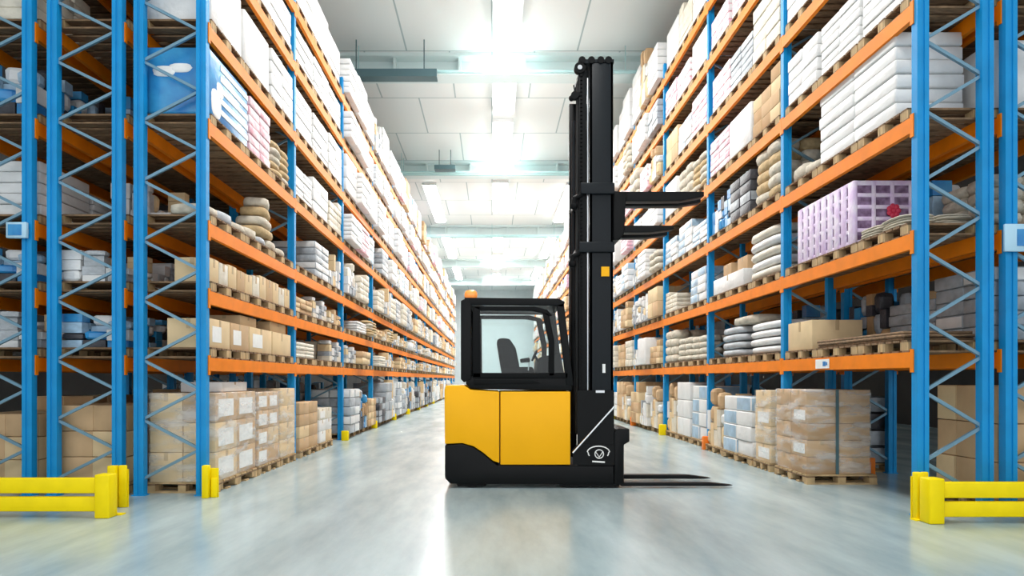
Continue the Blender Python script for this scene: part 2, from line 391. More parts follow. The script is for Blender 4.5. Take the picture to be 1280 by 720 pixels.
# ================================================================== RACKS
BT = .08       # half height of a beam
class Rack:
    def __init__(s, key, name, label, xa, xb, ys, levels, top):
        s.key = key; s.name = name; s.xa = xa; s.xb = xb; s.ys = ys; s.lv = levels; s.sg = 1 if xb > xa else -1
        t = thing('pallet_rack', label, 'pallet rack', (xa, ys[0], 0)); s.t = t
        sg = s.sg; W = .12; dp = .045
        # posts: channel with a centre groove and a foot plate
        for k, y in enumerate(ys):
            for side in (0, 1):
                q = MB(); xo = 0 if side == 0 else (xb-xa)-sg*W
                a, b = sorted((xo, xo+sg*W))
                q.box(a, b, y-ys[0]-dp+.012, y-ys[0]+dp, 0, top, M_blue)
                q.box(a, a+.045, y-ys[0]-dp, y-ys[0]-dp+.012, 0, top, M_blue); q.box(b-.045, b, y-ys[0]-dp, y-ys[0]-dp+.012, 0, top, M_blue)
                q.box(a-.02, b+.02, y-ys[0]-dp-.01, y-ys[0]+dp+.01, 0, .012, M_blue)
                q.obj('upright_post', t)
            q = MB(); x0 = sg*W*.8; x1 = (xb-xa)-sg*W*.8; z = .2; n = 0
            while z+.35 < top:
                p, r_ = ((x1, x0) if n % 2 == 0 else (x0, x1))
                if n % 2 == 0: q.bar((x1, y-ys[0], z), (x0, y-ys[0], z+.35), .033, .03, M_brace)
                else: q.bar((x0, y-ys[0], z), (x1, y-ys[0], z+.35), .033, .03, M_brace)
                z += .36; n += 1
            q.obj('frame_brace', t)
        s.beams('front_beam', 0, sg); s.beams('rear_beam', xb-xa, -sg)
    def beams(s, name, x, sg):
        c = 0; rest = MB()
        for b in range(len(s.ys)-1):
            for z in s.lv:
                q = MB() if c < 98 else rest
                y0 = s.ys[b]-s.ys[0]; y1 = s.ys[b+1]-s.ys[0]; g = .052
                a_, b_ = sorted((x-sg*.014, x+sg*.042))
                q.box(a_, b_, y0+g, y1-g, z-BT, z+BT, M_orange)
                a2, b2 = sorted((x-sg*.014, x-sg*.002))
                for yy in (y0+g, y1-g-.001):      # hooked end connector over the post face
                    d = -1 if yy == y0+g else 1
                    yA, yB = sorted((yy, yy+d*.05)); q.box(a2, b2, yA, yB, z-BT-.05, z+BT+.03, M_orange)
                if c < 98: q.obj(name, s.t)
                c += 1
        if c > 98: tag(rest.obj(name, s.t), kind='stuff')
    def slot_y(s, b, i, n):
        y0 = s.ys[b]+.09; y1 = s.ys[b+1]-.09; w_ = (y1-y0)/n
        return y0+i*w_, y0+(i+1)*w_
    def where(s, b, l, i, n):
        lv = 'standing on the floor' if l < 0 else 'on the %s beam level' % ORD[l+1]
        return lv
NAMECNT = {}
def lab(r, look, b, l, i):
    lv = 'floor' if l < 0 else '%s beam level' % ORD[l+1]
    if b < 7:
        return '%s, %s, %s, %s bay, %s' % (look, r.name, lv, ORD[b+1], ('near end', 'middle', 'far end')[i]), None
    if r.key in 'AD': t = '%s far down the %s, %s' % (look, r.name, lv)
    else: t = '%s, %s, %s, %s bay' % (look, r.name, lv, ORD[b+1]); 
    return t, t
def put_pallet(r, b, l, i, y0, y1, xf=None, xr=None, zb=None, me=None):
    z = 0 if l < 0 else r.lv[l]+BT
    if zb is not None: z = zb
    xf = r.xa-r.sg*.0 if xf is None else xf; xr = r.xb if xr is None else xr
    lb, g = lab(r, 'wooden pallet', b, l, i)
    place('pallet', me or (ME_pallet if l < 0 else ME_pallet_shelf), 'pallet', 'pallet', ((xf+xr)/2, (y0+y1)/2, z), (abs(xr-xf), (y1-y0)-.02, 1), lb, g)
    return z+PH
def put_load(r, kind, b, l, i, y0, y1, h, xf=None, xr=None, z=None, ti=None, rnd=random, mark=''):
    me = TPL[kind][rnd.randrange(len(TPL[kind])) if ti is None else ti]
    nm, look, cat = LOOK[kind]
    xf = r.xa+r.sg*.02 if xf is None else xf; xr = r.xb-r.sg*.02 if xr is None else xr
    lb, g = lab(r, (mark or look), b, l, i)
    place(nm.replace('_', ' '), me, nm, cat, ((xf+xr)/2, (y0+y1)/2, z), (abs(xr-xf), (y1-y0), h), lb, g)

LA = [1.58, 2.39, 3.21, 4.44, 5.60, 6.82, 7.84]
ysA = [7.72, 11.15]+[14.75+3.65*i for i in range(13)]
A = Rack('A', 'left aisle rack', 'long tall pallet rack with blue uprights and orange beams lining the left of the aisle', -3.43, -4.30, ysA, LA, 8.35)
B = Rack('B', 'second row left', 'blue and orange pallet rack standing behind the left aisle rack', -4.44, -5.34, [7.72, 11.15, 14.75, 18.4], LA, 8.35)
C = Rack('C', 'outer row left', 'blue and orange pallet rack cut by the left picture edge', -5.52, -6.42, [7.72, 11.15, 14.75, 18.4], LA, 8.35)
LD = [1.60, 2.82, 4.02, 5.18, 6.40, 7.68, 8.85]
ysD = [6.56, 9.55, 12.85]+[16.15+3.3*i for i in range(16)]
D = Rack('D', 'right aisle rack', 'long tall pallet rack with blue uprights and orange beams lining the right of the aisle', 4.33, 5.11, ysD, LD, 9.35)
E = Rack('E', 'second row right', 'blue and orange pallet rack standing behind the right aisle rack', 5.23, 6.01, [6.56, 9.55, 12.85, 16.15], LD, 9.35)

SKIP = set()
# ------------------------------------------------------------------ near loads built one by one
def carton_load(name_label, x0, x1, y0, y1, z0, h, nt, ncy, ncx, mats, labels=0, wrap=True, seed=1, tape=True, straps=0):
    R = random.Random(seed); cx, cy = (x0+x1)/2, (y0+y1)/2
    t = thing('wrapped_carton_load', name_label, 'carton load', (cx, cy, z0))
    face = x1-cx if x0 < 0 else x0-cx; sg = 1 if x0 < 0 else -1     # aisle-side face
    dz = h/nt; dy = (y1-y0)/ncy; dx = (x1-x0)/ncx
    for k in range(nt):
        for i in range(ncy):
            for j in range(ncx):
                a = -(x1-x0)/2+j*dx; b = -(y1-y0)/2+i*dy
                q = MB(); jx = R.uniform(0, .012); mm = R.choice(mats)
                q.box(a+.003+jx, a+dx-.003, b+.003, b+dy-.003, k*dz+(.002 if k else 0), (k+1)*dz-.003, mm)
                o = q.obj('carton', t, bevel=.006)
                if tape and j == (ncx-1 if sg > 0 else 0):
                    fx = a+dx-.003 if sg > 0 else a+.003+jx
                    q = MB(); q.box(min(fx, fx+sg*.003), max(fx, fx+sg*.003), b+dy/2-.025, b+dy/2+.025, k*dz+dz*.7, (k+1)*dz-.004, M_tape); q.obj('tape', o)
                if i == 0 and tape:
                    q = MB(); q.box(a+dx/2-.025, a+dx/2+.025, b, b+.003, k*dz+dz*.72, (k+1)*dz-.004, M_tape); q.obj('tape', o)
                if labels and j == (ncx-1 if sg > 0 else 0) and R.random() < labels:
                    fx = a+dx-.003 if sg > 0 else a+.003+jx
                    q = MB(); q.box(min(fx, fx+sg*.004), max(fx, fx+sg*.004), b+dy*.12, b+dy*.82, k*dz+dz*.18, k*dz+dz*.78, M_label)
                    q.obj('paper_label', o)['label'] = 'white label'
    if wrap:
        q = MB(); e = .012
        q.box(-(x1-x0)/2-e, (x1-x0)/2+e, -(y1-y0)/2-e, (y1-y0)/2+e, .0, h+.004, M_film); q.obj('stretch_wrap', t, bevel=.02)['label'] = 'clear stretch film'
    for i in range(straps):
        yy = -(y1-y0)/2-.02; xx = -.02+i*.3
        q = MB(); q.box(xx-.02, xx+.02, yy, yy+.006, 0, h, M_slot); q.obj('strap', t)
    return t
def near_pallet(label, x0, x1, y0, y1, z):
    place('pallet', ME_pallet, 'pallet', 'pallet', ((x0+x1)/2, (y0+y1)/2, z), (x1-x0, y1-y0, 1), label, None)
def occupy(r, b, l, *ii):
    for i in ii: SKIP.add((r.key, b, l, i))
# -- left aisle rack, floor
for b in (0, 1): occupy(A, b, -1, 0, 1, 2)
fl = [(7.86, 9.22, 1.10, 3, 2, 2, [M_cart, M_cart, M_cartl], .9, 'tall film-wrapped carton stack with white labels behind the left yellow column guard'),
      (9.27, 10.22, 1.08, 4, 2, 2, [M_cartl, M_cart], .75, 'white-labelled carton stack, second from the front on the left floor'),
      (10.27, 11.05, 1.12, 4, 1, 2, [M_cartl], .1, 'pale tan carton stack, third from the front on the left floor'),
      (11.3, 12.5, .85, 4, 2, 2, [M_cartl, M_cart], .0, 'yellowish carton stack just beyond the second left upright'),
      (12.6, 13.6, .68, 3, 2, 2, [M_white, M_cream, M_cartl], .2, 'low whitish carton stack before the third left upright')]
for i, (a, b, h, nt, ncy, ncx, mm, lb, look) in enumerate(fl):
    near_pallet('floor pallet under the ' + look.split(' behind')[0].split(' just')[0].split(' before')[0], -4.24, -3.38, a, b, 0)
    carton_load(look, -4.22, -3.40, a+.02, b-.02, PH, h, nt, ncy, ncx, mm, lb, i < 3, i+3)
carton_load('single flat carton lying on the nearest wrapped stack at left', -4.05, -3.5, 8.3, 9.15, PH+1.106, .13, 1, 1, 1, [M_white], 0, False, 9)
# -- left L1: large tan cartons with white labels, individual
R0 = random.Random(4)
def single_carton(label, x0, x1, y0, y1, z0, h, mm, lab_=True, group=None, side=1):
    cx, cy = (x0+x1)/2, (y0+y1)/2; q = MB(); dx, dy = (x1-x0)/2, (y1-y0)/2
    q.box(-dx, dx, -dy, dy, 0, h, mm)
    o = q.obj('cardboard_carton', None, (cx, cy, z0), bevel=.006); tag(o, label, 'carton', group)
    s_ = side; q = MB(); q.box(*sorted((s_*dx, s_*(dx+.003))), -.025, .025, h*.65, h, M_tape); q.obj('tape', o)
    q = MB(); q.box(-.025, .025, -dy-.003, -dy, h*.65, h, M_tape); q.obj('tape', o)
    if lab_:
        q = MB(); q.box(*sorted((s_*dx, s_*(dx+.004))), -dy*.75, dy*.1, h*.2, h*.75, M_label); q.obj('paper_label', o)
    return o
for l in (0, 1): occupy(A, 0, l, 0, 1, 2)
for l in (0, 1):
    for i in range(3):
        y0, y1 = A.slot_y(0, i, 3); put_pallet(A, 0, l, i, y0, y1)
z1 = LA[0]+BT+PH
for i, (a, b, lb) in enumerate([(7.84, 8.45, True), (8.48, 9.1, True), (9.14, 10.05, True), (10.09, 11.0, False)]):
    single_carton('large tan carton%s on the lowest left beam, %s from the front' % (' with white label' if lb else ', unlabelled,', ORD[i+1]), -3.98, -3.46, a, b, z1, .36, [M_cartl, M_cart][i % 2] if i < 3 else M_cartl, lb)
for i, (a, b, h) in enumerate([(8.9, 9.5, .14), (10.1, 10.85, .16)]):
    single_carton('flat pale carton lying on the large tan cartons, %s one' % ('nearer', 'farther')[i], -3.95, -3.5, a, b, z1+.362, h, M_cartl, False)
z2 = LA[1]+BT+PH
for i in range(11):
    a = 7.86+i*.285
    single_carton('small cream carton in the row on the second left beam, %s from the front' % (ORD+['eleventh'])[i+1], -3.9, -3.47, a, a+.265, z2, R0.uniform(.28, .36), [M_cartl, M_cream, M_cartl, M_cart][i % 4], False)
# -- left L3: sacks lying low, one heap
def sack(label, c, r, mm, rz=0, group=None, seed=0):
    q = MB(); q.blob((0, 0, r[2]), r, mm, .5, 16, 9, .02, rz, seed); o = q.obj('sack', None, c, smooth=True); tag(o, label, 'sack', group)
    return o
occupy(A, 0, 2, 0, 1, 2)
for i in range(3):
    y0, y1 = A.slot_y(0, i, 3); put_pallet(A, 0, 2, i, y0, y1)
z3 = LA[2]+BT+PH
for i in range(7):
    sack('flat cream sack lying on the third left beam, %s from the front' % ORD[i+1], (-3.72, 8.0+i*.44, z3), (.24, .21, .07+.02*(i % 2)), [M_sack, M_sackg, M_sack][i % 3], R0.uniform(-.2, .2), None, i)
for k in range(4):
    sack('bulging sack heaped on the flat sacks of the third left beam, %s from bottom' % ORD[k+1], (-3.74+.02*k, 10.0, z3+.18+k*.15), (.25-.02*k, .36-.04*k, .075), [M_sackt, M_sack][k % 2], .1*k, None, 30+k)
# -- left L4: blue printed, pink, white
occupy(A, 0, 3, 0, 1, 2)
z4 = LA[3]+BT
for i in range(3):
    y0, y1 = A.slot_y(0, i, 3); put_pallet(A, 0, 3, i, y0, y1)
z4 += PH
def blue_load():
    t = thing('printed_load', 'bright blue printed film load with white stripes on the fourth left beam', 'pallet load', (-3.86, 8.45, z4))
    q = MB(); q.box(-.4, .4, -.62, .62, 0, .82, M_bluep); q.obj('wrapped_block', t, bevel=.03)
    q = MB()
    for k in range(5):
        z = .12+k*.14; q.box(.4, .408, -.30, .60, z, z+.07, M_label)
    q.obj('white_stripes', t)
    q = MB(); q.blob((.392, -.42, .2), (.018, .16, .19), M_label, .8, 14, 9, .08); q.blob((.392, -.3, .42), (.016, .12, .10), M_label, .8, 14, 9, .08); q.obj('white_print', t, smooth=True)
    q = MB()
    q.blob((-.15, -.616, .52), (.15, .014, .07), M_label, .8, 12, 7, .1); q.blob((.05, -.616, .56), (.15, .014, .06), M_label, .8, 12, 7, .1)
    q.obj('white_print', t, smooth=True)
    return t
blue_load()
put_load(A, 'pink', 0, 3, 1, 9.12, 9.95, .8, z=z4, ti=0, mark='pink and white striped load')
put_load(A, 'sack', 0, 3, 2, 10.1, 10.95, .55, z=z4, ti=2)
# -- right aisle rack, floor
for b in (0, 1): occupy(D, b, -1, 0, 1, 2)
near_pallet('wooden pallet under the big brown carton stack by the right aisle edge', 4.18, 5.12, 8.5, 9.48, 0)
carton_load('big film-wrapped brown carton stack with dark strap on the right floor', 4.2, 5.06, 8.56, 9.46, PH, 1.13, 5, 2, 2, [M_cart, M_cart, M_cartt], .1, True, 21, True, 1)
near_pallet('wooden pallet between the brown and blue floor loads at right', 4.18, 5.12, 9.64, 10.25, 0)
carton_load('narrow film-wrapped carton stack between brown and blue loads on the right floor', 4.2, 5.06, 9.66, 10.22, PH, 1.1, 4, 1, 2, [M_cartl, M_cart], .5, True, 22)
near_pallet('wooden pallet under the pale blue floor load at right', 4.18, 5.12, 10.32, 11.65, 0)
put_load(D, 'pblue', 1, -1, 1, 10.36, 11.6, .98, xf=4.2, xr=5.06, z=PH, mark='pale blue film-wrapped load')
near_pallet('wooden floor pallet just before the third right upright', 4.22, 5.12, 11.72, 12.72, 0)
put_load(D, 'mixed', 1, -1, 2, 11.74, 12.7, 1.1, xf=4.25, xr=5.06, z=PH, ti=3)
# -- right L1
occupy(D, 0, 0, 0, 1, 2); occupy(D, 1, 0, 0, 1, 2)
zD = [z+BT for z in LD]
for b in (0, 1):
    for l in (0, 1, 2):
        for i in range(3):
            if b == 1 and l == 2 and i: continue
            y0, y1 = D.slot_y(b, i, 3); put_pallet(D, b, l, i, y0, y1)
single_carton('large plain pale carton on the lowest right beam near the white beam label', 4.36, 5.05, 8.72, 9.42, zD[0]+PH, .40, M_cartl, False, side=-1)
put_load(D, 'flat', 0, 0, 0, 6.75, 8.55, .10, z=zD[0]+PH, mark='low brown stack of timber boards')
def sack_stack(lookword, x0, x1, y0, y1, z, n, h, mm, wheretxt):
    for k in range(n):
        c = ((x0+x1)/2+R0.uniform(-.02, .02), (y0+y1)/2+R0.uniform(-.02, .02), z+k*h/n)
        sack('%s, %s from bottom, %s' % (lookword, ORD[k+1], wheretxt), c, ((x1-x0)/2, (y1-y0)/2, h/n/2*.99), mm if not isinstance(mm, list) else mm[k % len(mm)], 0, None, k)
sack_stack('wide white sack', 4.36, 5.0, 9.7, 11.0, zD[0]+PH, 4, .52, M_white, 'lowest right beam beyond second upright')
sack_stack('round grey bale', 4.36, 5.0, 11.25, 12.3, zD[0]+PH, 4, .55, M_sackg, 'lowest right beam before third upright')
sack('cream sack crowning the grey bales on the lowest right beam', (4.7, 11.3, zD[0]+PH+.55), (.3, .55, .08), M_sack)
# -- right L2
occupy(D, 0, 1, 0, 1, 2); occupy(D, 1, 1, 0, 1, 2)
def purple_load():
    x0, x1, y0, y1 = 4.36, 5.08, 7.72, 9.1; t = thing('printed_load', 'lilac crated load with plum panels and a red flower on the second right beam', 'pallet load', ((x0+x1)/2, (y0+y1)/2, zD[1]+PH))
    dx, dy = (x1-x0)/2, (y1-y0)/2; H = .76
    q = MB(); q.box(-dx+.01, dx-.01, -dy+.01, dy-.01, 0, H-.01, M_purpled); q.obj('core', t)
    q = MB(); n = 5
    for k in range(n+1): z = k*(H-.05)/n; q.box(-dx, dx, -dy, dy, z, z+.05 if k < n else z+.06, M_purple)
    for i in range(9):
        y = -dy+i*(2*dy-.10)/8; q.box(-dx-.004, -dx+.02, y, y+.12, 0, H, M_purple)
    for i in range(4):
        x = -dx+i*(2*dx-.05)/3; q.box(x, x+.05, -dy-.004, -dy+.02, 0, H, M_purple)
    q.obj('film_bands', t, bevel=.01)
    q = MB()
    for k in range(7):
        a = 2*PI*k/7; q.blob((.12+.055*math.cos(a), -dy-.01, .40+.055*math.sin(a)), (.035, .012, .035), M_red, 1, 10, 7)
    q.blob((.12, -dy-.014, .40), (.03, .014, .03), M_red, 1, 10, 7); q.obj('red_flower', t, smooth=True)
purple_load()
put_load(D, 'sack', 0, 1, 0, 6.75, 7.6, .12, z=zD[1]+PH, ti=0, mark='thin layer of folded cream sacks')
sack_stack('cream cushion-like sack', 4.36, 5.0, 9.75, 11.0, zD[1]+PH, 5, .80, [M_cream, M_white], 'second right beam beyond second upright')
single_carton('low white box on the second right beam before the third upright', 4.36, 5.0, 11.1, 12.6, zD[1]+PH, .30, M_white, False, side=-1)
for i, (a, b) in enumerate([(11.15, 11.6), (11.9, 12.3)]):
    single_carton('tan carton on the low white box of the second right beam, %s one' % ('nearer', 'farther')[i], 4.45, 4.95, a, b, zD[1]+PH+.302, .24, M_cart, False, side=-1)
# -- right L3
occupy(D, 0, 2, 0, 1, 2); occupy(D, 1, 2, 0)
put_load(D, 'white', 0, 2, 0, 6.9, 8.5, .93, z=zD[2]+PH, ti=3, mark='large white layered load')
sack('low cream sack beside the large white load on the third right beam, front one', (4.72, 8.82, zD[2]+PH), (.33, .28, .09), M_sack, .1)
sack('low cream sack on the third right beam at the second upright', (4.72, 9.2, zD[2]+PH), (.33, .22, .13), M_sack, -.1, None, 5)
put_load(D, 'sack', 1, 2, 0, 9.7, 10.6, .85, z=zD[2]+PH, ti=2)

# ------------------------------------------------------------------ the remaining slots
W_UP = [('white', 42), ('pink', 11), ('cream', 10), ('carton', 8), ('mixed', 17), ('pblue', 2), ('grey', 6), ('sack', 4)]
W_LO = [('mixed', 46), ('cream', 12), ('white', 12), ('carton', 10), ('grey', 9), ('sack', 11)]
W_RLO = [('mixed', 26), ('cream', 14), ('white', 12), ('carton', 16), ('grey', 6), ('sack', 20), ('pblue', 4)]
W_FL = [('mixed', 30), ('grey', 16), ('white', 14), ('carton', 14), ('dark', 20), ('pblue', 6)]
W_BK = [('mixed', 26), ('dark', 22), ('fblue', 22), ('carton', 12), ('grey', 10), ('white', 8)]
FORCE = {('A', 1, -1): None, ('A', 2, -1, 0): 'grey', ('A', 2, -1, 1): 'dark', ('A', 1, 3, 0): 'white', ('C', 0, 4, 0): 'cream', ('C', 0, 4, 1): 'cream', ('C', 0, 3, 0): 'fblue', ('C', 0, 3, 1): 'fblue', ('B', 0, 3, 1): 'fblue',
         ('C', 0, 2, 0): 'white', ('C', 0, 2, 1): 'white', ('B', 0, -1, 0): 'carton', ('B', 0, -1, 1): 'carton', ('B', 0, -1, 2): 'carton', ('C', 0, -1, 0): 'carton', ('C', 0, -1, 1): 'carton', ('B', 0, 0, 0): 'fblue', ('B', 0, 0, 1): 'dark',
         ('E', 0, 3, 0): 'pink', ('E', 0, 2, 0): 'white', ('E', 0, 1, 0): 'sack', ('E', 0, 0, 0): 'grey', ('D', 1, 4, 2): 'pink', ('D', 2, 4, 0): 'pink', ('D', 2, 2, 0): 'pblue', ('D', 1, 2, 1): 'dark', ('D', 1, 2, 2): 'fblue', ('D', 1, 3, 0): 'carton',
         ('D', 0, 3, 0): 'white', ('D', 0, 3, 1): 'white', ('D', 0, 3, 2): 'white', ('D', 0, 4, 0): 'white', ('D', 0, 4, 1): 'white', ('D', 0, 4, 2): 'white',
         ('B', 0, 4, 0): 0, ('B', 0, 4, 1): 0, ('B', 0, 4, 2): 0, ('B', 0, 3, 0): 0, ('B', 0, 2, 0): 0, ('B', 0, 2, 1): 'mixed', ('E', 0, -1, 0): 'carton', ('D', 0, -1, 0): 0, ('E', 0, -1, 1): 0, ('E', 0, -1, 2): 0, ('E', 1, -1, 0): 'dark', ('E', 1, -1, 1): 'dark'}
for b in (0, 1, 2, 3, 4):
    for l in (4, 5, 6):
        for i in range(3):
            if l < 6 or b < 3: FORCE.setdefault(('A', b, l, i), 'white')
def pick(R, W):
    t = R.uniform(0, sum(w_ for _, w_ in W))
    for k, w_ in W:
        t -= w_
        if t <= 0: return k
    return W[-1][0]
for r in (A, B, C, D, E):
    R = random.Random({'A': 11, 'B': 12, 'C': 13, 'D': 14, 'E': 15}[r.key])
    for b in range(len(r.ys)-1):
        for l in range(-1, 7):
            zb = 0 if l < 0 else r.lv[l]+BT
            nxt = (r.lv[l+1]-BT) if l < 6 else zb+PH+1.25
            clear = nxt-zb-PH-.06
            for i in range(3):
                if (r.key, b, l, i) in SKIP: continue
                if (r.key in 'BE') and l < 6 and False: continue
                y0, y1 = r.slot_y(b, i, 3)
                f = FORCE.get((r.key, b, l, i), -1)
                if f == 0:
                    if l >= 0: put_pallet(r, b, l, i, y0, y1)
                    continue
                z = put_pallet(r, b, l, i, y0, y1)
                if f == -1:
                    if r.key in 'BCE': f = pick(R, W_BK)
                    elif l < 0: f = pick(R, W_FL)
                    elif l < 3: f = pick(R, W_LO if r.key == 'A' else W_RLO)
                    else: f = pick(R, W_UP)
                    if l > 2 and r.key in 'BCE': f = pick(R, W_UP)
                    if R.random() < .05: continue
                if l < 3: h = clear*R.uniform(.55, .92)
                else: h = clear*R.uniform(.68, .97)
                if f in ('mixed', 'fblue'): h = clear*R.uniform(.8, .98)
                if l == 6: h = R.uniform(.75, 1.15) if r.key in 'ABC' else R.uniform(.85, 1.6)
                if l > 3 and l < 6 and f == 'white' and b < 6: h = clear*R.uniform(.88, .98)
                g = R.uniform(.01, .06)
                out = R.uniform(.0, .05) if not ((r.key == 'A' and b >= 2) or (r.key == 'D' and b >= 3)) else -R.uniform(.05, .2)
                put_load(r, f, b, l, i, y0+g, y1-g, h, xf=r.xa+r.sg*out, xr=r.xb-r.sg*.02, z=z, rnd=R)
finalize()

# ------------------------------------------------------------------ things fixed to the racks
t = MB(); t.box(-.006, 0, -.17, .17, -.06, .06, M_label); o = t.obj('beam_label', None, (4.312, 8.35, LD[0])); tag(o, 'white label plate with a blue mark stuck on the lowest right beam', 'label')
t = MB(); t.box(-.009, -.006, -.09, -.02, -.03, .03, M_bluep); t.box(-.009, -.006, -.13, -.1, -.02, .02, M_bluep); t.obj('blue_mark', o)
M_pblue = mat('plate_pale_blue', (.42, .66, .82), .4)
o = thing('location_plate', 'pale blue square plate with dark blue centre on the outer right upright', 'sign', (5.30, 6.49, 2.83))
t = MB(); t.box(-.12, .17, -.03, .0, -.14, .14, M_pblue); t.obj('plate', o, bevel=.008)
t = MB(); t.box(0, .14, -.036, -.03, -.085, .085, M_bluep); t.obj('dark_square', o)
t = MB(); t.box(-.09, .0, -.0, .015, -.03, .03, M_steel); t.obj('bracket', o)
o = thing('location_plate', 'dark blue square box clamped on the outermost left upright', 'sign', (-5.62, 7.655, 3.1))
t = MB(); t.box(-.16, .08, -.05, .0, -.02, .17, M_pblue); t.obj('plate', o, bevel=.008)
t = MB(); t.box(-.13, .03, -.056, -.05, .01, .14, M_bluep); t.obj('dark_square', o)
t = MB(); t.box(-.07, .07, 0, .012, .04, .10, M_steel); t.obj('bracket', o)

# ------------------------------------------------------------------ yellow guards
def barrier(label, x0, x1, y, endx):
    t = thing('rack_end_barrier', label, 'barrier', ((x0+x1)/2, y, 0)); cx = (x0+x1)/2
    for z0, z1 in ((.245, .40), (.06, .21)):
        q = MB(); q.box(x0-cx, x1-cx, -.03, .03, z0, z1, M_yellow); q.box(x0-cx, x1-cx, .03, .06, z0+.03, z1-.03, M_yellow); q.obj('rail', t, bevel=.012)
    for e in endx:
        q = MB(); q.box(e-.075-cx, e+.075-cx, -.075, .075, 0, .44, M_yellow); q.obj('end_post', t, bevel=.012)
        q = MB(); q.box(e-.11-cx, e+.11-cx, .076, .16, 0, .012, M_yellow); q.obj('base_plate', t)
barrier('yellow two-rail barrier standing before the left rack ends', -7.2, -3.99, 6.5, (-3.92,))
barrier('yellow two-rail barrier standing before the right rack ends', 4.36, 7.4, 6.24, (4.29,))
def guard(label, x, y, w_, h, mm, n=2, cat='column guard', sgn=1, group=None):
    t = thing('column_guard', label, cat, (x, y, 0), group)
    for i in range(n):
        a = -w_/2+i*w_/n; q = MB(); q.box(a+.004, a+w_/n-.004, -.05+.05*i, .03, 0, h-(.15*i if n == 2 and sgn < 0 else 0), mm); q.obj('guard_plate', t, bevel=.01)
    q = MB(); q.box(-w_/2, w_/2, .03, .045, 0, h*.9, mm); q.obj('back_plate', t)
guard('yellow double column guard between the left barrier and the open aisle', -4.08, 6.98, .19, .46, M_yellow, sgn=1)
guard('yellow stepped column guard at the foot of the nearest left aisle upright', -3.33, 7.56, .17, .385, M_yellow, sgn=-1)
guard('yellow double column guard at the foot of the nearest right upright', 4.30, 6.41, .16, .47, M_yellow)
for i, yy in enumerate(ysA[2:9]):
    guard('small yellow foot guard on the %s left aisle upright' % ORD[i+3], -3.36, yy-.12, .16, .22, [M_yellow, M_orangep][i % 2] if False else M_yellow, 1)
for i, yy in enumerate(ysD[2:9]):
    guard('%s foot guard on the %s right aisle upright' % ('orange' if i % 2 == 0 else 'yellow', ORD[i+3]), 4.27, yy-.14, .18, .27, M_orangep if i % 2 == 0 else M_yellow, 1)
guard('orange foot guard in the dark gap beside the brown carton stack at right', 5.45, 9.30, .2, .26, M_orangep, 1)

# ================================================================== REACH TRUCK
Y0 = 8.2; SC = F/Y0; Y1 = 9.4
def P(px, py): return ((px-VX)/SC, CH-(py-VY)/SC)
T = thing('reach_truck', 'yellow and black high-mast reach truck standing sideways in the aisle', 'forklift', (.5, 8.8, 0))
OX, OY = .5, 8.8
def tp(name, q, parent=T, lbl=None, **k):      # build in world coordinates, store relative to the truck
    q.v = [(x-OX, y-OY, z) for x, y, z in q.v]
    o = q.obj(name, parent, **k)
    if lbl: o['label'] = lbl
    return o
def poly(pts): return [P(*p) for p in pts]
q = MB(); q.prism(poly([(556, 556), (578, 555), (592, 559), (604, 567), (616, 577), (622, 582), (768, 582), (768, 606), (563, 605), (556, 598)]), Y0, Y1, M_black)
tp('chassis', q, bevel=.02, lbl='black lower chassis')
q = MB(); q.prism(poly([(555.5, 488), (557, 482), (580, 481.5), (588, 487), (624.2, 489.5), (624.2, 579), (616, 576), (604, 566), (592, 558), (578, 554), (556, 555)]), Y0+.0, Y1, M_tyel)
tp('rear_body', q, bevel=.012, lbl='yellow rear body panel')
q = MB(); q.prism(poly([(625.5, 489.5), (713, 489.5), (713, 581), (625.5, 581)]), Y0+.0, Y1, M_tyel)
door = tp('side_panel', q, bevel=.01, lbl='yellow side panel')
q = MB(); q.prism(poly([(555, 511), (558, 511), (558, 524), (555, 524)]), Y0+.3, Y0+.9, M_black); tp('rear_grille', q)
q = MB(); q.prism(poly([(600, 491), (700, 491), (700, 590), (628, 590), (618, 572), (600, 560)]), Y0+.03, Y1-.03, M_black); tp('inner_body', q)
# sill under the cab
q = MB(); q.prism(poly([(583, 474), (590, 470), (712, 470), (716, 478), (716, 489), (588, 486), (582, 480)]), Y0+.01, Y1-.01, M_black)
tp('cab_sill', q, bevel=.02)
q = MB(); q.prism(poly([(592, 474), (665, 474), (676, 479), (592, 481)]), Y0-.02, Y0+.02, M_blackp); tp('sill_handle', q, bevel=.008)
# cab frame, near and far side
def side_frame(ya, yb, nm):
    q = MB()
    q.prism(poly([(576, 376), (584, 372), (589, 378), (589, 474), (580, 478), (576, 474)]), ya, yb, M_black)     # rear pillar
    q.prism(poly([(591, 383), (600, 383), (601, 472), (591, 472)]), ya, yb, M_blackp)
    q.prism(poly([(584, 372), (697, 373), (706, 377), (704, 384), (690, 382), (589, 381)]), ya, yb, M_black)    # roof rail
    q.prism(poly([(589, 383), (668, 383), (684, 387), (690, 394), (686, 396), (678, 391), (664, 388.5), (600, 388)]), ya, yb, M_blackp)
    q.prism(poly([(696, 381), (705, 379), (717, 482), (708, 482)]), ya, yb, M_black)                             # front pillar
    q.prism(poly([(678, 390), (686, 392), (693, 425), (693, 470), (686, 470), (686, 428)]), ya, yb, M_blackp)
    q.prism(poly([(591, 466), (710, 466), (710, 473), (591, 473)]), ya, yb, M_blackp)
    return tp(nm, q, bevel=.006)
sf = side_frame(Y0, Y0+.06, 'cab_side_frame'); side_frame(Y1-.06, Y1, 'cab_side_frame')
q = MB(); q.prism(poly([(580, 371.5), (700, 373), (707, 378), (704, 381), (584, 378)]), Y0+.02, Y1-.02, M_black)
roof = tp('cab_roof', q, bevel=.012)
q = MB(); a = P(577, 378); b = P(588, 474)
